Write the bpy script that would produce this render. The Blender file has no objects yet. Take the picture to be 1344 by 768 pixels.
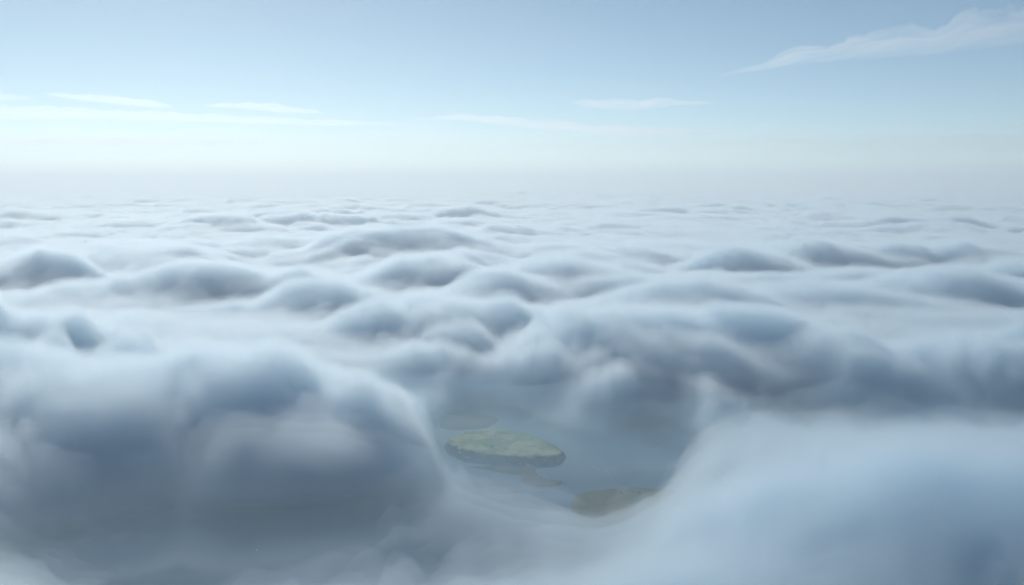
import bpy, math, random
import numpy as np
from mathutils import Vector, Matrix

scene = bpy.context.scene
COL = scene.collection
R = math.radians

# ------------------------------------------------------------------ camera
PW, PH, F = 1344.0, 768.0, 1291.0          # photograph size and focal length in its pixels
HC = 600.0                                 # camera height over the water
PITCH = math.atan((384.0 - 240.0) / F)
cam_d = bpy.data.cameras.new('camera')
cam = bpy.data.objects.new('camera', cam_d)
COL.objects.link(cam)
cam.location = (0, 0, HC)
cam.rotation_euler = (math.pi / 2 - PITCH, 0, 0)
cam_d.sensor_width = 36.0
cam_d.lens = 36.0 * F / PW
cam_d.clip_start = 1.0
cam_d.clip_end = 600000.0
scene.camera = cam

def at(px, py, z):
    """world point on the level z that stands at this place of the photograph"""
    dx = (px - 672.0) / F
    dy = -(py - 384.0) / F
    c, s = math.cos(PITCH), math.sin(PITCH)
    d = Vector((dx, c + dy * s, -s + dy * c))
    t = (z - HC) / d.z
    return Vector((d.x * t, d.y * t, z))

# ------------------------------------------------------------------ noise
rng = np.random.RandomState(7)
PERM = rng.permutation(4096)
GA = rng.rand(4096) * 2 * np.pi
GX, GY = np.cos(GA), np.sin(GA)

def perlin(x, y, seed=0):
    xi = np.floor(x).astype(np.int64); yi = np.floor(y).astype(np.int64)
    xf = x - xi; yf = y - yi
    u = xf * xf * xf * (xf * (xf * 6 - 15) + 10)
    v = yf * yf * yf * (yf * (yf * 6 - 15) + 10)
    def g(ix, iy, fx, fy):
        h = PERM[(PERM[(ix + seed * 131) & 4095] + iy) & 4095]
        return GX[h] * fx + GY[h] * fy
    a = g(xi, yi, xf, yf); b = g(xi + 1, yi, xf - 1, yf)
    c = g(xi, yi + 1, xf, yf - 1); d = g(xi + 1, yi + 1, xf - 1, yf - 1)
    return ((a + (b - a) * u) * (1 - v) + (c + (d - c) * u) * v) * 1.5

def fbm(x, y, octs=3, seed=0, gain=0.5):
    s, a, f = 0, 1.0, 1.0
    for o in range(octs):
        s = s + a * perlin(x * f + 17.3 * o, y * f - 9.1 * o, seed + o)
        a *= gain; f *= 2.03
    return s

def billow(x, y, seed=0, e=0.06):
    n = perlin(x, y, seed)
    return np.sqrt(n * n + e * e) * 2.2 - 0.55

def sstep(a, b, x):
    t = np.clip((x - a) / (b - a), 0, 1)
    return t * t * (3 - 2 * t)

# ------------------------------------------------------------------ the cloud bank's height over the water
def dome(X, Y, px, py, z, rx, ry, rot=0.0, p=2.0):
    """weight of a rounded hump whose crest stands at (px, py) of the photograph at height z"""
    c = at(px, py, z)
    a = R(rot)
    dx, dy = X - c.x, Y - c.y
    u = (dx * math.cos(a) + dy * math.sin(a)) / rx
    v = (-dx * math.sin(a) + dy * math.cos(a)) / ry
    return np.exp(-(u * u + v * v) ** (p / 2))

def softmax(a, b, k):
    m = np.maximum(a, b)
    return m + k * np.log(np.exp((a - m) / k) + np.exp((b - m) / k))

# crest pixel, crest height, half widths across and in depth, turn
HUMPS = [                                  # pixel, crest height, half widths across and in depth, turn, flatness
    # left mass: a broad plateau that drops towards the camera
    (140, 480, 216, 470, 390, 0, 2.5), (20, 448, 244, 360, 300, 0), (290, 457, 236, 360, 300, -8), (450, 498, 180, 270, 260, -25),
    (565, 560, 105, 200, 200, -30), (60, 515, 218, 230, 170, 0), (340, 512, 206, 220, 180, -6),
    # near right mass
    (1190, 640, 212, 350, 310, 8, 2.2), (930, 615, 180, 110, 90, 25), (1050, 590, 222, 200, 170, 5), (1170, 566, 248, 230, 170, 0),
    (1340, 576, 252, 190, 130, 0), (900, 700, 175, 170, 90, 15),
    (700, 730, 120, 160, 70, 5), (520, 700, 90, 140, 60, 10),
    (1000, 548, 110, 150, 50, 12), (1110, 550, 178, 110, 36, 0), (1270, 545, 185, 120, 40, 0),
    # central right mound
    (890, 410, 222, 560, 430, -2, 2.2), (790, 404, 238, 320, 270, 10), (980, 400, 248, 320, 240, -6), (1090, 424, 222, 260, 200, -18),
    (700, 455, 160, 260, 260, 12), (1140, 452, 190, 230, 150, -25), (650, 500, 110, 160, 160, 10), (870, 455, 205, 240, 170, -8),
    # right mass
    (1300, 440, 190, 440, 330, 0, 2.4), (1180, 446, 180, 200, 140, 0), (1344, 424, 212, 230, 170, 0),
    # centre
    (590, 396, 205, 340, 320, 0, 2.2), (510, 389, 225, 200, 180, 10), (670, 400, 200, 220, 190, -15), (540, 440, 165, 200, 120, 0), (600, 415, 195, 150, 100, 0),
    (90, 392, 262, 260, 180, 0), (0, 382, 275, 230, 170, 0), (170, 424, 232, 150, 90, 0), (60, 430, 215, 130, 80, 0),
    (740, 338, 262, 493, 325, 0), (830, 350, 247, 362, 237, -12), (650, 360, 227, 333, 225, 0), (560, 345, 234, 319, 225, 0),
    (280, 338, 274, 319, 225, 0), (190, 322, 262, 420, 312, 0), (365, 344, 252, 261, 212, -10), (420, 366, 240, 333, 150, 0), (280, 380, 197, 261, 112, 0),
    (1230, 356, 247, 449, 275, 0), (1120, 368, 230, 333, 237, 0), (1320, 340, 247, 435, 275, 0), (1090, 312, 272, 696, 400, 0), (500, 308, 277, 609, 412, 0),
    (280, 286, 282, 667, 525, 0), (650, 292, 272, 609, 475, 0), (990, 330, 244, 464, 325, 0), (60, 340, 240, 348, 262, 0), (930, 372, 234, 348, 212, 0),
]
# hollows: pixel, level, half widths, turn, depth
HOLLOWS = [
    (330, 690, 70, 260, 200, 0, 70), (460, 745, 60, 330, 120, 0, 70), (420, 620, 90, 170, 120, 0, 60), (120, 600, 110, 220, 110, 0, 50),
    (1050, 515, 110, 330, 160, 0, 135), (870, 545, 90, 120, 110, 0, 90),
    (1310, 790, 100, 330, 110, 0, 45), (1320, 510, 120, 260, 120, 0, 95), (540, 470, 150, 140, 110, 0, 50),
    (60, 440, 160, 170, 100, 0, 50), (260, 390, 160, 230, 140, 0, 60), (810, 380, 170, 260, 150, 0, 50), (990, 348, 190, 300, 200, 0, 60),
]

GAP_TOP = ([380, 450, 510, 550, 585, 610, 650, 680, 720, 760, 800, 840, 870, 910, 980, 1060], [690, 640, 600, 572, 550, 541, 541, 554, 568, 580, 582, 570, 565, 570, 600, 640])
GAP_FOOT = ([380, 480, 540, 575, 620, 660, 700, 740, 780, 830, 860, 880, 920, 980, 1060], [330, 425, 515, 596, 628, 640, 647, 656, 660, 656, 638, 612, 575, 510, 420])

def height(X, Y):
    r = np.hypot(X, Y)
    far = sstep(2500, 5500, r)
    calm = .75 + .25 * sstep(1300, 2200, r)
    wx = X + 160 * perlin(X / 700, Y / 700, 21) + 60 * perlin(X / 260, Y / 260, 23)
    wy = Y + 160 * perlin(X / 700, Y / 700, 22) + 60 * perlin(X / 260, Y / 260, 24)
    big = fbm(X / 2600, Y / 2600, 2, 1)
    b1 = billow(wx / 1100, wy / 720, 5)
    b2 = billow(wx / 500, wy / 340, 9)
    b3 = billow(wx / 170, wy / 150, 12)
    b4 = billow(wx / 75 + .6 * b3, wy / 62, 15)
    mod = .75 + .6 * fbm(X / 3300, Y / 3300, 2, 3)
    lump = sstep(1700, 3100, r)
    h = 150 + 34 * big + mod * ((18 + 58 * far + 30 * sstep(7000, 14000, r)) * b1 + (11 + 24 * far) * b2) + (8 + 5 * far) * b3 + 4 * b4
    g = np.full_like(h, 40.0)
    k = .28 + .5 * sstep(2300, 3600, r)
    for px, py, z, rx, ry, rot, *p in HUMPS:
        w = dome(wx * k + X * (1 - k), wy * k + Y * (1 - k), px, py, z, rx, ry, rot, *p)
        g = softmax(g, 40 + (z - 40) * w, 9.0)
    rise = .5 + .5 * sstep(2400, 4200, r)
    hf = h + .62 * (g - 40) - 22
    h = softmax((h * (.45 + .55 * lump) + 60 * (1 - lump)) * rise + 14 * (1 - far), g + calm * (12 * b2 + 24 * b3 + 13 * b4), 16.0)
    mid = sstep(2700, 4000, r)
    h = h * (1 - mid) + hf * mid
    for px, py, z, rx, ry, rot, dep in HOLLOWS:
        h = h - dep * dome(X, Y, px, py, z, rx, ry, rot)
    dark = np.clip(1.25 * dome(X, Y, 260, 700, 0, 460, 290, 0, 2.6) + .5 * dome(X, Y, 580, 750, 0, 260, 170, 0), 0, 1)
    h = softmax(h - 70 * dark, 50 + 16 * fbm(wx / 230, wy / 170, 3, 61) - 115 * dark, 8.0)
    # the gap over the islands, open towards the camera: a valley floor that sinks under the water line
    ca, sa = math.cos(PITCH), math.sin(PITCH)
    dep = Y * ca + (HC - 60) * sa
    px = 672 + F * X / dep + 20 * perlin(X / 240, Y / 240, 81) + 4 * perlin(X / 80, Y / 80, 82)
    py0 = 384 + F * (HC * ca - Y * sa) / (Y * ca + HC * sa)
    yt = np.interp(px, *GAP_TOP) + 4 * fbm(X / 220, Y / 220, 2, 83)
    yb = np.interp(px, *GAP_FOOT) + 9 * fbm(X / 150, Y / 150, 3, 85)
    dy = -(yb - 384) / F
    lim = HC + (-sa + dy * ca) / (ca + dy * sa) * Y - 30
    dt = -(yt - 384) / F
    Yt = -HC * (ca + dt * sa) / (-sa + dt * ca)                       # where the water line of the far bank lies
    bank = np.where(Y > Yt, .36 * (Y - Yt) + .0022 * (Y - Yt) ** 2 - 12, -400.0)
    lim = lim + 15 * fbm(wx / 150, wy / 120, 3, 63)
    lim = np.maximum(lim, bank) + .5 * np.maximum(0, np.abs(px - 728) - 150) + 2.5 * np.maximum(0, np.abs(px - 728) - 300)
    lim = np.minimum(lim, 900)
    h = -softmax(-h, -lim, 16.0)
    return np.maximum(h, -50)

# ------------------------------------------------------------------ helpers
def link_mesh(name, verts, faces, mat, parent=None, smooth=True, mat_idx=None):
    me = bpy.data.meshes.new(name)
    verts = np.asarray(verts, dtype=np.float32)
    if isinstance(faces, np.ndarray):
        n = len(faces); k = faces.shape[1]
        me.vertices.add(len(verts)); me.vertices.foreach_set('co', verts.ravel())
        me.loops.add(n * k); me.loops.foreach_set('vertex_index', faces.astype(np.int32).ravel())
        me.polygons.add(n)
        me.polygons.foreach_set('loop_start', (np.arange(n) * k).astype(np.int32))
        if smooth: me.polygons.foreach_set('use_smooth', np.ones(n, dtype=bool))
        me.update(calc_edges=True); me.validate()
    else:
        me.from_pydata([tuple(map(float, v)) for v in verts], [], faces)
        if smooth: me.polygons.foreach_set('use_smooth', np.ones(len(me.polygons), dtype=bool))
        me.update()
    for m in (mat if isinstance(mat, (list, tuple)) else [mat]): me.materials.append(m)
    o = bpy.data.objects.new(name, me); COL.objects.link(o)
    if parent: o.parent = parent
    return o

def box(name, x0, x1, y0, y1, z0, z1, mat):
    v = [(x0, y0, z0), (x1, y0, z0), (x1, y1, z0), (x0, y1, z0), (x0, y0, z1), (x1, y0, z1), (x1, y1, z1), (x0, y1, z1)]
    f = [(0, 3, 2, 1), (4, 5, 6, 7), (0, 1, 5, 4), (1, 2, 6, 5), (2, 3, 7, 6), (3, 0, 4, 7)]
    return link_mesh(name, v, f, mat, smooth=False)

def tag(o, label=None, cat=None, group=None, kind=None):
    if label: o['label'] = label
    if cat: o['category'] = cat
    if group: o['group'] = group
    if kind: o['kind'] = kind
    return o

def vol_mat(name, color, density, aniso, veil=None):
    m = bpy.data.materials.new(name); m.use_nodes = True
    nt = m.node_tree; nt.nodes.clear()
    out = nt.nodes.new('ShaderNodeOutputMaterial')
    v = nt.nodes.new('ShaderNodeVolumePrincipled')
    v.inputs['Color'].default_value = (*color, 1)
    v.inputs['Density'].default_value = density
    v.inputs['Anisotropy'].default_value = aniso
    nt.links.new(v.outputs[0], out.inputs['Volume'])
    if veil:
        t = nt.nodes.new('ShaderNodeBsdfTransparent')
        d = nt.nodes.new('ShaderNodeBsdfTranslucent')
        d.inputs['Color'].default_value = (.8, .8, .8, 1)
        mx = nt.nodes.new('ShaderNodeMixShader'); mx.inputs[0].default_value = veil
        nt.links.new(t.outputs[0], mx.inputs[1]); nt.links.new(d.outputs[0], mx.inputs[2])
        nt.links.new(mx.outputs[0], out.inputs['Surface'])
    return m

# ------------------------------------------------------------------ sky and sun
SKY_TINT, SKY_STR = (.99, 1.075, .93, 1), 0.15
SUN_AZ, SUN_EL = math.atan((160 - 672.0) / F), R(31.0)
sd = Vector((math.sin(SUN_AZ) * math.cos(SUN_EL), math.cos(SUN_AZ) * math.cos(SUN_EL), math.sin(SUN_EL)))
world = bpy.data.worlds.new('World'); scene.world = world; world.use_nodes = True
nt = world.node_tree
bg = nt.nodes['Background']
sky = nt.nodes.new('ShaderNodeTexSky'); sky.sky_type = 'NISHITA'
sky.sun_disc = False; sky.sun_elevation = SUN_EL; sky.sun_rotation = SUN_AZ
sky.altitude = 600; sky.air_density = 0.5; sky.dust_density = 0.24; sky.ozone_density = 1.0
tint = nt.nodes.new('ShaderNodeMix'); tint.data_type = 'RGBA'; tint.blend_type = 'MULTIPLY'
tint.inputs[0].default_value = 1.0; tint.inputs[7].default_value = SKY_TINT
nt.links.new(sky.outputs[0], tint.inputs[6]); nt.links.new(tint.outputs[2], bg.inputs[0]); bg.inputs[1].default_value = SKY_STR
sl = bpy.data.lights.new('sun', 'SUN'); sl.energy = 4.5; sl.angle = R(0.5); sl.color = (1.0, .96, .90)
so = bpy.data.objects.new('sun', sl); COL.objects.link(so)
so.rotation_euler = sd.to_track_quat('Z', 'Y').to_euler(); so.location = sd * 3000

# ------------------------------------------------------------------ the sea of cloud
BASE = 5.0
CLOUD_COL, CLOUD_G = (.855, .935, .975), 0.55
def cloud_mesh(off, base):
    th = np.radians(np.linspace(-44, 44, 640))
    rr = np.exp(np.linspace(math.log(420), math.log(88000), 1250))
    T, RR = np.meshgrid(th, rr)
    X = RR * np.sin(T); Y = RR * np.cos(T)
    soft = 1 + 1.1 * (1 - sstep(1300, 2900, RR))      # nearer cloud shows its gradual edge
    H = height(X, Y) - off * soft
    if off == -16:                          # torn strands on the outermost, thinnest layer
        ux = X + 70 * perlin(X / 210, Y / 210, 33) + 25 * perlin(X / 70, Y / 70, 34)
        uy = Y + 70 * perlin(X / 210, Y / 210, 35) + 25 * perlin(X / 70, Y / 70, 36)
        n1 = perlin(ux / 190, uy / 150, 37); n2 = perlin(ux / 80, uy / 65, 38)
        ridge = np.exp(-(n1 / .26) ** 2)
        ridge2 = np.exp(-(n2 / .28) ** 2) * .8
        H = H - 14 * soft + (42 * ridge + 20 * ridge2) * np.clip(.5 + 1.3 * perlin(X / 330, Y / 330, 39), 0, 1.2) * (.45 + .55 * soft / 2)
    elif off < 0:
        H = H + 7 * perlin(X / 130 + off, Y / 130, 31)
    nr, nc = H.shape
    solid = H > base + .5
    cell = solid[:-1, :-1] | solid[1:, :-1] | solid[:-1, 1:] | solid[1:, 1:]
    H = np.maximum(H, base + .4)
    idx = np.arange(nr * nc).reshape(nr, nc)
    N = nr * nc
    a, b, c, d = idx[:-1, :-1], idx[:-1, 1:], idx[1:, 1:], idx[1:, :-1]
    top = np.stack([a, b, c, d], -1)[cell]
    bot = top[:, ::-1] + N
    pad = np.zeros((nr + 1, nc + 1), bool); pad[1:-1, 1:-1] = cell
    walls = []
    # edges between cell rows / columns where solidity changes
    e = pad[1:-1, :-1] != pad[1:-1, 1:]; ii, jj = np.nonzero(e)
    s = idx[ii, jj]; t = idx[ii + 1, jj]
    flip = pad[1:-1, 1:][ii, jj]
    q = np.stack([s, t, t + N, s + N], -1); q[~flip] = q[~flip][:, ::-1]; walls.append(q)
    e = pad[:-1, 1:-1] != pad[1:, 1:-1]; ii, jj = np.nonzero(e)
    s = idx[ii, jj]; t = idx[ii, jj + 1]
    flip = ~pad[1:, 1:-1][ii, jj]
    q = np.stack([s, t, t + N, s + N], -1); q[~flip] = q[~flip][:, ::-1]; walls.append(q)
    F_ = np.concatenate([top, bot] + walls)
    V = np.concatenate([np.stack([X, Y, H], -1).reshape(-1, 3), np.stack([X, Y, np.full_like(X, base)], -1).reshape(-1, 3)])
    used = np.zeros(2 * N, bool); used[F_.ravel()] = True
    remap = np.cumsum(used) - 1
    return V[used], remap[F_]

SHELLS = [(-16, .0028), (-10, .0013), (-3, .004), (7, .009), (18, .016)]
Vs, Fs, Ms, n0 = [], [], [], 0
mats = []
for k, (off, den) in enumerate(SHELLS):
    V, Fc = cloud_mesh(off, BASE + 1.7 * k)
    Vs.append(V); Fs.append(Fc + n0); Ms.append(np.full(len(Fc), k, np.int32)); n0 += len(V)
    mats.append(vol_mat('cloud_vapour', CLOUD_COL, den, CLOUD_G))
sea_of_cloud = link_mesh('cloud_sea', np.concatenate(Vs), np.concatenate(Fs), mats)
sea_of_cloud.data.polygons.foreach_set('material_index', np.concatenate(Ms))
tag(sea_of_cloud, 'rolling sea of soft white cloud filling the view below the horizon', 'clouds', kind='stuff')

# ------------------------------------------------------------------ water
def water_mat():
    m = bpy.data.materials.new('water_surface'); m.use_nodes = True
    b = m.node_tree.nodes['Principled BSDF']
    b.inputs['Base Color'].default_value = (.012, .06, .125, 1); b.inputs['Roughness'].default_value = .06; b.inputs['IOR'].default_value = 1.33
    return m
s = 90000
link_mesh('water', [(-s, -s, 0), (s, -s, 0), (s, s, 0), (-s, s, 0)], [(0, 1, 2, 3)], water_mat())['kind'] = 'structure'

# ------------------------------------------------------------------ islands
def inside(poly, X, Y):
    res = np.zeros(X.shape, bool)
    n = len(poly); j = n - 1
    for i in range(n):
        xi, yi = poly[i]; xj, yj = poly[j]
        c = ((yi > Y) != (yj > Y)) & (X < (xj - xi) * (Y - yi) / (yj - yi + 1e-12) + xi)
        res ^= c; j = i
    return res

def edge_dist(poly, X, Y):
    d = np.full(X.shape, 1e9)
    n = len(poly)
    for i in range(n):
        ax, ay = poly[i]; bx, by = poly[(i + 1) % n]
        vx, vy = bx - ax, by - ay
        t = np.clip(((X - ax) * vx + (Y - ay) * vy) / (vx * vx + vy * vy + 1e-9), 0, 1)
        d = np.minimum(d, np.hypot(X - ax - t * vx, Y - ay - t * vy))
    return np.where(inside(poly, X, Y), d, -d)

def island(name, outline, top, slope, step, mat, rough=1.0, z_ref=None):
    """land whose coast follows the outline; its edge climbs over `slope` metres to a plateau `top` high"""
    P = [at(x, y, 0 if z_ref is None else z_ref) for x, y in outline]
    poly = [(p.x, p.y) for p in P]
    xs = [p[0] for p in poly]; ys = [p[1] for p in poly]
    gx = np.arange(min(xs) - 12, max(xs) + 12, step); gy = np.arange(min(ys) - 12, max(ys) + 12, step)
    X, Y = np.meshgrid(gx, gy)
    D = edge_dist(poly, X, Y) + 3.0 * rough * fbm(X / 26, Y / 26, 4, 41)
    t = np.clip(D / slope, -0.4, 1)
    Z = top * np.where(t > 0, 1 - (1 - t) ** 2.2, t)
    Z = Z + np.where(t > 0, sstep(0, 1.5, t * 1.5) * (top * .12 * fbm(X / 60, Y / 60, 3, 43) + .5 * perlin(X / 7, Y / 7, 47)), 0)
    keep = Z > -1.2
    cell = keep[:-1, :-1] | keep[1:, :-1] | keep[:-1, 1:] | keep[1:, 1:]
    idx = np.arange(X.size).reshape(X.shape)
    q = np.stack([idx[:-1, :-1], idx[:-1, 1:], idx[1:, 1:], idx[1:, :-1]], -1)[cell]
    V = np.stack([X, Y, np.maximum(Z, -1.5)], -1).reshape(-1, 3)
    used = np.zeros(len(V), bool); used[q.ravel()] = True
    remap = np.cumsum(used) - 1
    o = link_mesh(name, V[used], remap[q], mat)
    def ground(x, y):
        i = int(np.clip(round((y - gy[0]) / step), 0, len(gy) - 1)); j = int(np.clip(round((x - gx[0]) / step), 0, len(gx) - 1))
        return float(max(Z[i, j], 0))
    return o, ground

def land_mat(name, cols, rock, scale):
    """grass and pasture in patches, bare rock where it is steep"""
    m = bpy.data.materials.new(name); m.use_nodes = True
    nt = m.node_tree; b = nt.nodes['Principled BSDF']; b.inputs['Roughness'].default_value = .95
    b.inputs['Specular IOR Level'].default_value = .1
    geo = nt.nodes.new('ShaderNodeNewGeometry')
    vo = nt.nodes.new('ShaderNodeTexVoronoi'); vo.inputs['Scale'].default_value = scale
    no = nt.nodes.new('ShaderNodeTexNoise'); no.inputs['Scale'].default_value = .035; no.inputs['Detail'].default_value = 8
    nt.links.new(geo.outputs['Position'], no.inputs['Vector'])
    wob = nt.nodes.new('ShaderNodeVectorMath'); wob.operation = 'MULTIPLY_ADD'
    wob.inputs[1].default_value = (22, 22, 0); nt.links.new(no.outputs['Color'], wob.inputs[0]); nt.links.new(geo.outputs['Position'], wob.inputs[2])
    nt.links.new(wob.outputs[0], vo.inputs['Vector'])
    sp = nt.nodes.new('ShaderNodeSeparateColor'); nt.links.new(vo.outputs['Color'], sp.inputs[0])
    mixv = nt.nodes.new('ShaderNodeMath'); mixv.operation = 'MULTIPLY_ADD'; mixv.inputs[1].default_value = .45
    nt.links.new(sp.outputs[0], mixv.inputs[0])
    half = nt.nodes.new('ShaderNodeMath'); half.operation = 'MULTIPLY'; half.inputs[1].default_value = .6
    nt.links.new(no.outputs['Fac'], half.inputs[0]); nt.links.new(half.outputs[0], mixv.inputs[2])
    cr = nt.nodes.new('ShaderNodeValToRGB'); nt.links.new(mixv.outputs[0], cr.inputs[0])
    while len(cr.color_ramp.elements) < len(cols): cr.color_ramp.elements.new(.5)
    for k, c in enumerate(cols):
        cr.color_ramp.elements[k].position = .15 + .7 * k / (len(cols) - 1); cr.color_ramp.elements[k].color = (*c, 1)
    sn = nt.nodes.new('ShaderNodeSeparateXYZ'); nt.links.new(geo.outputs['Normal'], sn.inputs[0])
    mr = nt.nodes.new('ShaderNodeMapRange'); mr.inputs[1].default_value = .62; mr.inputs[2].default_value = .86
    nt.links.new(sn.outputs['Z'], mr.inputs[0])
    mx = nt.nodes.new('ShaderNodeMix'); mx.data_type = 'RGBA'
    mx.inputs[6].default_value = (*rock, 1)
    nt.links.new(mr.outputs[0], mx.inputs[0]); nt.links.new(cr.outputs[0], mx.inputs[7])
    nt.links.new(mx.outputs[2], b.inputs['Base Color'])
    return m

def plain_mat(name, col, rough=.8, var=.25):
    m = bpy.data.materials.new(name); m.use_nodes = True
    nt = m.node_tree; b = nt.nodes['Principled BSDF']; b.inputs['Roughness'].default_value = rough
    no = nt.nodes.new('ShaderNodeTexNoise'); no.inputs['Scale'].default_value = 1.3; no.inputs['Detail'].default_value = 5
    cr = nt.nodes.new('ShaderNodeValToRGB'); nt.links.new(no.outputs['Fac'], cr.inputs[0])
    cr.color_ramp.elements[0].position = .3; cr.color_ramp.elements[1].position = .7
    cr.color_ramp.elements[0].color = (*[c * (1 - var) for c in col], 1); cr.color_ramp.elements[1].color = (*[min(1, c * (1 + var)) for c in col], 1)
    nt.links.new(cr.outputs[0], b.inputs['Base Color'])
    return m

m_pasture = land_mat('pasture', [(.34, .30, .28), (.16, .20, .06), (.42, .39, .22), (.13, .21, .05), (.30, .31, .14)], (.045, .045, .045), .017)
m_moor = land_mat('moor', [(.10, .08, .05), (.09, .11, .05), (.16, .12, .07), (.08, .09, .04)], (.10, .09, .08), .03)
m_reef = land_mat('reef', [(.05, .055, .05), (.08, .08, .07), (.06, .065, .05)], (.05, .05, .05), .06)
green_isle, green_z = island('island', [(584, 590), (590, 579), (612, 572), (640, 569), (668, 570), (694, 576), (716, 584), (736, 594), (741, 601), (736, 606), (718, 608), (690, 609), (650, 606), (610, 601)], 14, 13, 2.0, m_pasture, 2.2)
tag(green_isle, 'green island of pasture with a dark low cliff facing the viewer', 'island', kind='structure')
reef, reef_z = island('islet', [(690, 607), (702, 612), (704, 622), (716, 628), (738, 632), (739, 637), (712, 640), (690, 638), (684, 630), (686, 624), (664, 622), (640, 617), (612, 613), (640, 612), (666, 613), (686, 615)], 3.0, 10, 2.0, m_reef)
tag(reef, 'dark low crooked spit of rock trailing from the green island', 'islet', kind='structure')
shoal, shoal_z = island('islet', [(578, 561), (582, 546), (610, 544), (650, 546), (655, 553), (640, 562), (600, 565)], 3.0, 14, 3.0, m_reef)
tag(shoal, 'flat dark islet behind the green island at the cloud edge', 'islet', kind='structure')
brown_isle, brown_z = island('island', [(748, 664), (752, 653), (775, 648), (800, 646), (840, 644), (880, 647), (920, 655), (930, 680), (880, 700), (800, 698), (758, 684)], 12, 22, 2.0, m_moor)
tag(brown_isle, 'brown island half swallowed by the near cloud, bushes on top', 'island', kind='structure')

# ------------------------------------------------------------------ trees, houses, rocks, boats
m_bark = plain_mat('bark', (.09, .07, .05)); m_leaf = plain_mat('tree_leaves', (.05, .075, .035), var=.5); m_scrub = plain_mat('scrub_leaves', (.06, .07, .045), var=.5)
m_wall = plain_mat('lime_wash', (.75, .74, .70), var=.08); m_roof = plain_mat('slate_roof', (.10, .10, .11)); m_dark = plain_mat('dark_opening', (.02, .02, .025))
m_pale_rock = plain_mat('pale_rock', (.55, .54, .50), var=.3); m_dark_rock = plain_mat('dark_rock', (.06, .06, .055), var=.4)
m_hull = plain_mat('white_hull', (.80, .80, .78), .35, .05); m_sail = plain_mat('sailcloth', (.82, .81, .77), .8, .05); m_wood = plain_mat('spar_wood', (.30, .20, .11))
RR_ = random.Random(5)

def empty(name, loc, rz=0):
    o = bpy.data.objects.new(name, None); COL.objects.link(o); o.location = loc; o.rotation_euler = (0, 0, rz); return o

def ring_tube(pts, radii, n=7):
    V, Fc = [], []
    for (x, y, z), r in zip(pts, radii):
        for k in range(n):
            a = 2 * math.pi * k / n; V.append((x + r * math.cos(a), y + r * math.sin(a), z))
    for i in range(len(pts) - 1):
        for k in range(n):
            Fc.append((i * n + k, i * n + (k + 1) % n, (i + 1) * n + (k + 1) % n, (i + 1) * n + k))
    Fc.append(tuple(range(n - 1, -1, -1))); Fc.append(tuple((len(pts) - 1) * n + k for k in range(n)))
    return V, Fc

def tree(name, loc, h, w, label, leaf, group, trunk_share=.3):
    t = tag(empty(name, loc, RR_.random() * 6), label, 'tree' if trunk_share > .15 else 'bush', group)
    V, Fc = [], []
    def add(p, r):
        v, f = ring_tube(p, r); n = len(V); V.extend(v); Fc.extend([tuple(i + n for i in q) for q in f])
    add([(0, 0, -.5), (.05, 0, h * trunk_share), (.1, .05, h * .8)], [h * .035, h * .028, h * .008])
    for k in range(5):
        a = k * 1.26 + RR_.random(); z = h * (trunk_share + .07 * k)
        add([(0, 0, z), (math.cos(a) * w * .25, math.sin(a) * w * .25, z + h * .14), (math.cos(a) * w * .4, math.sin(a) * w * .4, z + h * .2)], [h * .014, h * .009, h * .004])
    link_mesh('trunk', V, Fc, m_bark, t)
    V, Fc = [], []
    lobes = [(RR_.uniform(-.3, .3) * w, RR_.uniform(-.3, .3) * w, h * RR_.uniform(trunk_share + .15, .85), w * RR_.uniform(.2, .34)) for _ in range(7)]
    for _ in range(520):
        lx, ly, lz, lr = RR_.choice(lobes)
        d = Vector((RR_.gauss(0, 1), RR_.gauss(0, 1), RR_.gauss(0, .8))).normalized() * lr * RR_.uniform(.6, 1.05)
        c = Vector((lx, ly, max(lz, .2))) + d
        s_ = h * RR_.uniform(.02, .05)
        u = Vector((RR_.gauss(0, 1), RR_.gauss(0, 1), RR_.gauss(0, 1))).normalized(); v = u.orthogonal().normalized()
        n = len(V); V.extend([c - u * s_, c + v * s_ * .6, c + u * s_, c - v * s_ * .6]); Fc.append((n, n + 1, n + 2, n + 3))
    link_mesh('crown', V, Fc, leaf, t, smooth=False)
    return t

def house(loc, rz, label, L=9.0, W=6.0, H=3.2):
    t = tag(empty('house', loc, rz), label, 'house')
    x, y = L / 2, W / 2; R_ = H + 2.4
    V = [(-x, -y, -.6), (x, -y, -.6), (x, y, -.6), (-x, y, -.6), (-x, -y, H), (x, -y, H), (x, y, H), (-x, y, H), (-x, 0, R_), (x, 0, R_)]
    link_mesh('wall', V, [(0, 1, 5, 4), (2, 3, 7, 6), (1, 2, 6, 9, 5), (3, 0, 4, 8, 7), (3, 2, 1, 0)], m_wall, t, False)
    e = .35; k = .12
    def slab(sg):
        a = [(-x - e, sg * (y + e), H - .25), (x + e, sg * (y + e), H - .25), (x + e, 0, R_ + .06), (-x - e, 0, R_ + .06)]
        return a + [(p[0], p[1], p[2] + .18) for p in a]
    V, Fc = [], []
    for sg in (-1, 1):
        n = len(V); V += slab(sg)
        Fc += [tuple(n + i for i in q) for q in [(0, 1, 2, 3), (4, 5, 6, 7), (0, 1, 5, 4), (1, 2, 6, 5), (2, 3, 7, 6), (3, 0, 4, 7)]]
    rf = link_mesh('roof', V, Fc, m_roof, t, False)
    box('chimney', x - 1.3, x - .6, -.35, .35, R_ - .6, R_ + 1.0, m_wall).parent = rf
    box('door', -.5, .5, -y - .06, -y - .003, -.1, 2.0, m_dark).parent = t
    for wx_ in (-2.8, 2.8): box('window', wx_ - .6, wx_ + .6, -y - .05, -y - .003, 1.0, 2.1, m_dark).parent = t
    return t

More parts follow.
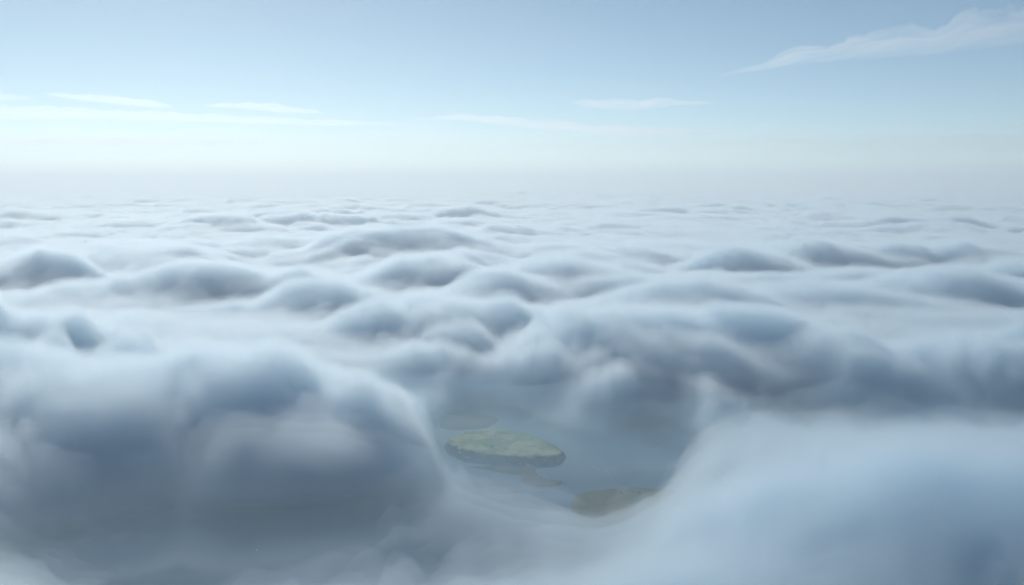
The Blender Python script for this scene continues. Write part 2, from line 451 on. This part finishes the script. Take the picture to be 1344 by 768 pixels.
def rock(name, loc, r, label, mat, cat='rock', flat=.6):
    me = bpy.data.meshes.new(name); import bmesh
    bm = bmesh.new(); bmesh.ops.create_icosphere(bm, subdivisions=3, radius=1)
    o1 = RR_.random() * 50
    for v in bm.verts:
        n = float(fbm(np.array([v.co.x * 1.1 + o1 + v.co.z]), np.array([v.co.y * 1.1 - v.co.z * .7]), 3, 91)[0])
        v.co *= r * (1 + .45 * n); v.co.z *= flat
    bm.to_mesh(me); bm.free(); me.materials.append(mat)
    o = bpy.data.objects.new(name, me); COL.objects.link(o); o.location = loc
    return tag(o, label, cat)

def boat(loc, rz, label, L=7.0, sail=True, group=None):
    t = tag(empty('sailing_boat' if sail else 'dinghy', loc, rz), label, 'boat', group)
    n, m = 13, 9; V, Fc = [], []
    for i in range(n):
        u = i / (n - 1); bw = L * .17 * math.sin(math.pi * min(1, .18 + .82 * (1 - u)) ) ** .6 if u < 1 else .02
        bw = L * .17 * (1 - u ** 2.6) ** .8 * (.8 + .2 * min(1, u * 4)) + .015
        sh = L * (.09 + .04 * u * u)
        for j in range(m):
            a = math.pi * j / (m - 1)
            V.append((-L / 2 + L * u, bw * math.cos(a), sh - (sh + L * .06 * (1 - u ** 4)) * math.sin(a) ** .8))
    for i in range(n - 1):
        for j in range(m - 1): Fc.append((i * m + j, i * m + j + 1, (i + 1) * m + j + 1, (i + 1) * m + j))
    for i in range(n - 1): Fc.append((i * m, (i + 1) * m, (i + 1) * m + m - 1, i * m + m - 1))
    Fc.append(tuple(range(m)))
    link_mesh('hull', V, Fc, m_hull, t)
    if sail:
        box('cabin', -L * .12, L * .16, -L * .08, L * .08, L * .09, L * .17, m_hull).parent = t
        v, f = ring_tube([(L * .1, 0, L * .08), (L * .1, 0, L * 1.25)], [.07, .04]); link_mesh('mast', v, f, m_wood, t)
        for nm, pts in (('mainsail', [(L * .08, L * .24), (L * .08, L * 1.2), (-L * .4, L * .26)]), ('jib', [(L * .13, L * .18), (L * .115, L * 1.05), (L * .47, L * .16)])):
            V, Fc, K = [], [], 8
            for i in range(K + 1):
                for j in range(K + 1):
                    p = Vector(pts[0]) * (1 - i / K) + Vector(pts[1]) * (i / K); q = Vector(pts[2]) * (1 - i / K) + Vector(pts[1]) * (i / K)
                    c = p * (1 - j / K) + q * (j / K); b_ = L * .06 * math.sin(math.pi * j / K) * (1 - i / K)
                    V += [(c.x, b_ + .02, c.y)]
            for i in range(K):
                for j in range(K): Fc.append((i * (K + 1) + j, i * (K + 1) + j + 1, (i + 1) * (K + 1) + j + 1, (i + 1) * (K + 1) + j))
            o = link_mesh(nm, V, Fc, m_sail, t); md = o.modifiers.new('thick', 'SOLIDIFY'); md.thickness = .03
    else:
        for k, xx in enumerate((-.22, .1)): box('thwart', L * xx, L * xx + .3, -L * .13, L * .13, L * .092, L * .105, m_wood).parent = t
    return t

def on(px, py, gz, guess):
    p = at(px, py, guess)
    for _ in range(4): p = at(px, py, gz(p.x, p.y))
    return p

g1 = 'trees at the tip of the green island'
for px, py, h, w, lab in [(719, 586, 8, 8, 'round dark tree, leftmost of those at the right tip of the green island'),
                          (725, 588, 7, 8, 'low dark tree between two others near the right tip of the green island'),
                          (730, 590, 9, 7, 'tallest dark tree near the right tip of the green island'),
                          (736, 594, 6, 7, 'small dark tree at the very end of the green island')]:
    tree('tree', on(px, py, green_z, 16), h, w, lab, m_leaf, g1)
g2 = 'bushes along the far rim of the green island'
for px, py, h, w, lab in [(650, 572, 5, 9, 'wide dark bush inland of the far rim of the green island'),
                          (656, 570, 5, 8, 'dark bush in the middle of the line crossing the green island'),
                          (661, 569, 5, 8, 'dark bush on the far rim of the green island, last of its line')]:
    tree('bush', on(px, py, green_z, 16), h, w, lab, m_scrub, g2, .1)
g3 = 'trees on top of the brown island'
for px, py, h, w, lab in [(816, 650, 7, 8, 'low dark tree, leftmost on the crest of the brown island'),
                          (824, 649, 10, 8, 'tall dark tree in the middle of the brown island crest'),
                          (830, 649, 7, 8, 'round dark tree close beside the pale house on the brown island')]:
    tree('tree', on(px, py, brown_z, 12), h, w, lab, m_leaf, g3)
house(on(838, 649, brown_z, 12), .3, 'small pale house beside the trees on the brown island', 8, 5.5)
house(on(646, 588, green_z, 16), -.2, 'tiny white house standing alone on the green island pasture', 7, 5)
rock('rock', on(682, 609, reef_z, 2), 3.2, 'pale rock just under the cliff of the green island', m_pale_rock)
rock('rock', on(710, 626, reef_z, 2), 2.6, 'dark rock standing on the bend of the rocky spit', m_dark_rock, flat=1.0)
rock('rock', at(741, 634, 0), 2.8, 'dark rock alone in the water off the end of the rocky spit', m_dark_rock, flat=1.1)
rock('rock', at(713, 648, 0), 2.0, 'thin dark rock in the water between the spit and the brown island', m_dark_rock, flat=1.6)
boat(at(863, 579, 0), .8, 'white sailing boat alone in the dark water beside the near right cloud', 6.5)
boat(at(337, 722, 0), 1.9, 'pale dinghy alone on dark water in front of the big left cloud', 4.2, False)
gb = 'dinghies scattered on the water between the islands'
for i, (px, py, a) in enumerate([(779, 612, .3), (783, 615, 2.0), (795, 619, 1.1), (799, 622, .2), (797, 616, 2.6), (806, 613, 1.7)]):
    boat(at(px, py, 0), a, ['tiny white dinghy, leftmost of those between the islands', 'tiny white dinghy just below and right of the leftmost one', 'tiny white dinghy in the middle of the three clustered ones',
        'tiny white dinghy nearest the brown island', 'tiny white dinghy farthest out of the three clustered ones', 'tiny white dinghy, rightmost of those between the islands'][i], 3.6, False, gb)

# ------------------------------------------------------------------ haze
hz = box('haze', -91000, 91000, -91000, 91000, -1, 1200, vol_mat('haze_air', (.91, .972, .99), 0.6e-4, 0.38))
tag(hz, 'pale blue haze over the cloud sea', 'haze', kind='stuff')

def mist_mesh():
    th = np.radians(np.linspace(-42, 42, 90)); rr = np.exp(np.linspace(math.log(500), math.log(6000), 90))
    T, RR = np.meshgrid(th, rr); X = RR * np.sin(T); Y = RR * np.cos(T)
    Z = 46 + (42 + 34 * fbm(X / 420, Y / 420, 3, 71)) * sstep(1450, 1850, RR)
    n, k = Z.shape; N = n * k; idx = np.arange(N).reshape(n, k)
    top = np.stack([idx[:-1, :-1], idx[:-1, 1:], idx[1:, 1:], idx[1:, :-1]], -1).reshape(-1, 4)
    walls = []
    for l in (idx[0, :], idx[:, -1], idx[-1, ::-1], idx[::-1, 0]):      # counter-clockwise round the sheet
        walls.append(np.stack([l[:-1], l[:-1] + N, l[1:] + N, l[1:]], -1))
    return np.concatenate([np.stack([X, Y, Z], -1).reshape(-1, 3), np.stack([X, Y, np.full_like(Z, .6)], -1).reshape(-1, 3)]), np.concatenate([top, top[:, ::-1] + N] + walls)
Vm, Fm = mist_mesh()
tag(link_mesh('mist', Vm, Fm, vol_mat('mist_air', (.60, .85, 1), 2.0e-3, .25)), 'thin blue mist lying over the water in the gaps of the cloud', 'mist', kind='stuff')

# ------------------------------------------------------------------ high thin clouds
def high_cloud(label, top, bot, z, thick, density, seed, group='thin clouds high in the sky'):
    """a flat drift of ice cloud at height z; its two long edges run through these places of the photograph"""
    n, k = 220, 36
    tx = np.array([p[0] for p in top], float); ty = np.array([p[1] for p in top], float)
    bx = np.array([p[0] for p in bot], float); by = np.array([p[1] for p in bot], float)
    x0, x1 = min(tx[0], bx[0]), max(tx[-1], bx[-1])
    V = []; u = np.linspace(0, 1, n)
    for i in range(n):
        px = x0 + (x1 - x0) * u[i]
        a = np.interp(px, tx, ty); b = np.interp(px, bx, by)
        w = max(b - a, .3)
        wig = .3 * w * float(fbm(np.array([px / 38.0]), np.array([seed * 3.7]), 4, 51)[0])
        a += wig; 
        for j in range(k):
            v = j / (k - 1)
            c = at(px, a + (b - a) * v, z)
            V.append((c.x, c.y, v, u[i], w))
    V = np.array(V); X, Y, v, uu, w = V.T
    prof = np.clip(4 * v * (1 - v), 0, 1) ** .9 * 1.1 * np.clip(np.sin(np.pi * np.clip(uu, 0, 1)) * 2.2, 0, 1) ** .8
    ns = .75 + .6 * fbm(uu * 9 + v * 3, v * 4 + seed, 4, 60 + seed)
    T = thick * np.maximum(prof * ns, 0) + .5
    up = np.stack([X, Y, z + T * .7], -1); dn = np.stack([X, Y, z - T * .3], -1)
    idx = np.arange(n * k).reshape(n, k)
    a, b, c, d = idx[:-1, :-1], idx[1:, :-1], idx[1:, 1:], idx[:-1, 1:]
    q1 = np.stack([a, d, c, b], -1).reshape(-1, 4)
    N = n * k; walls = []
    for line in (idx[:, 0], idx[-1, :], idx[::-1, -1], idx[0, ::-1]):
        walls.append(np.stack([line[1:], line[:-1], line[:-1] + N, line[1:] + N], -1))
    Fq = np.concatenate([q1, q1[:, ::-1] + N] + walls)
    o = link_mesh('high_cloud', np.concatenate([up, dn]), Fq, vol_mat('ice_cloud', (.97, .985, 1), density * 1.4, .55))
    # outward normals
    me = o.data
    if me.polygons[(n // 2) * (k - 1) + k // 2].normal.z < 0: me.flip_normals()
    tag(o, label, 'cloud', group)
    return o

high_cloud('broad grey white streak of thin cloud slanting up to the right edge',
    [(936, 101), (1012, 78), (1034, 63), (1100, 56), (1167, 38), (1222, 31), (1287, 17), (1344, 5), (1520, -45)],
    [(936, 102), (1012, 91), (1060, 84), (1102, 81), (1222, 73), (1344, 58), (1520, 20)], 4200, 160, 3.4e-4, 1)
high_cloud('short level white streak of thin cloud alone in the blue right of centre',
    [(744, 133), (800, 131), (870, 130), (944, 134)], [(744, 135), (790, 146), (830, 146), (900, 139), (944, 136)], 4200, 150, 3e-4, 2)
high_cloud('long thin cloud line crossing the middle of the sky and sinking to the right',
    [(530, 157), (600, 150), (680, 155), (760, 162), (860, 168), (960, 172)], [(530, 158), (600, 158), (700, 170), (800, 178), (880, 180), (960, 176)], 4200, 150, 3.2e-4, 3)
high_cloud('slim white cloud streak sloping down, uppermost at the left of the sky',
    [(54, 122), (110, 124), (180, 130), (228, 137)], [(54, 124), (110, 133), (180, 141), (228, 143)], 4200, 150, 3e-4, 4)
high_cloud('slim white cloud streak beside and below the uppermost left one',
    [(262, 138), (310, 134), (370, 138), (430, 146)], [(262, 140), (310, 143), (370, 149), (430, 150)], 4200, 150, 3e-4, 5)
high_cloud('small white cloud scrap cut by the left edge of the photo',
    [(-60, 118), (0, 122), (46, 128)], [(-60, 130), (0, 133), (46, 131)], 4200, 130, 2e-4, 6)
high_cloud('long faint cloud band under the two slim white streaks',
    [(-200, 136), (0, 138), (140, 143), (280, 150), (440, 158), (560, 163)], [(-200, 160), (0, 158), (140, 158), (280, 162), (440, 166), (560, 165)], 4200, 140, 2.6e-4, 7)
high_cloud('faint cream cloud band lowest over the horizon at the left',
    [(-200, 174), (0, 178), (180, 181), (380, 187)], [(-200, 196), (0, 194), (180, 194), (380, 190)], 4200, 140, 2.2e-4, 8)
high_cloud('wide pale veil of cloud above the whole far horizon',
    [(-900, 160), (0, 163), (500, 170), (900, 166), (1344, 158), (2200, 155)], [(-900, 206), (0, 206), (672, 206), (1344, 206), (2200, 206)], 4200, 160, 0.7e-4, 9)

# ------------------------------------------------------------------ render settings
scene.render.engine = 'CYCLES'
cy = scene.cycles
cy.max_bounces = 40; cy.volume_bounces = 32; cy.diffuse_bounces = 2; cy.glossy_bounces = 2
cy.transparent_max_bounces = 64
cy.use_denoising = True
cy.use_adaptive_sampling = True; cy.adaptive_threshold = 0.03
vs = scene.view_settings
vs.view_transform = 'Standard'; vs.look = 'None'; vs.gamma = 1; vs.use_curve_mapping = False
vs.exposure = -0.60
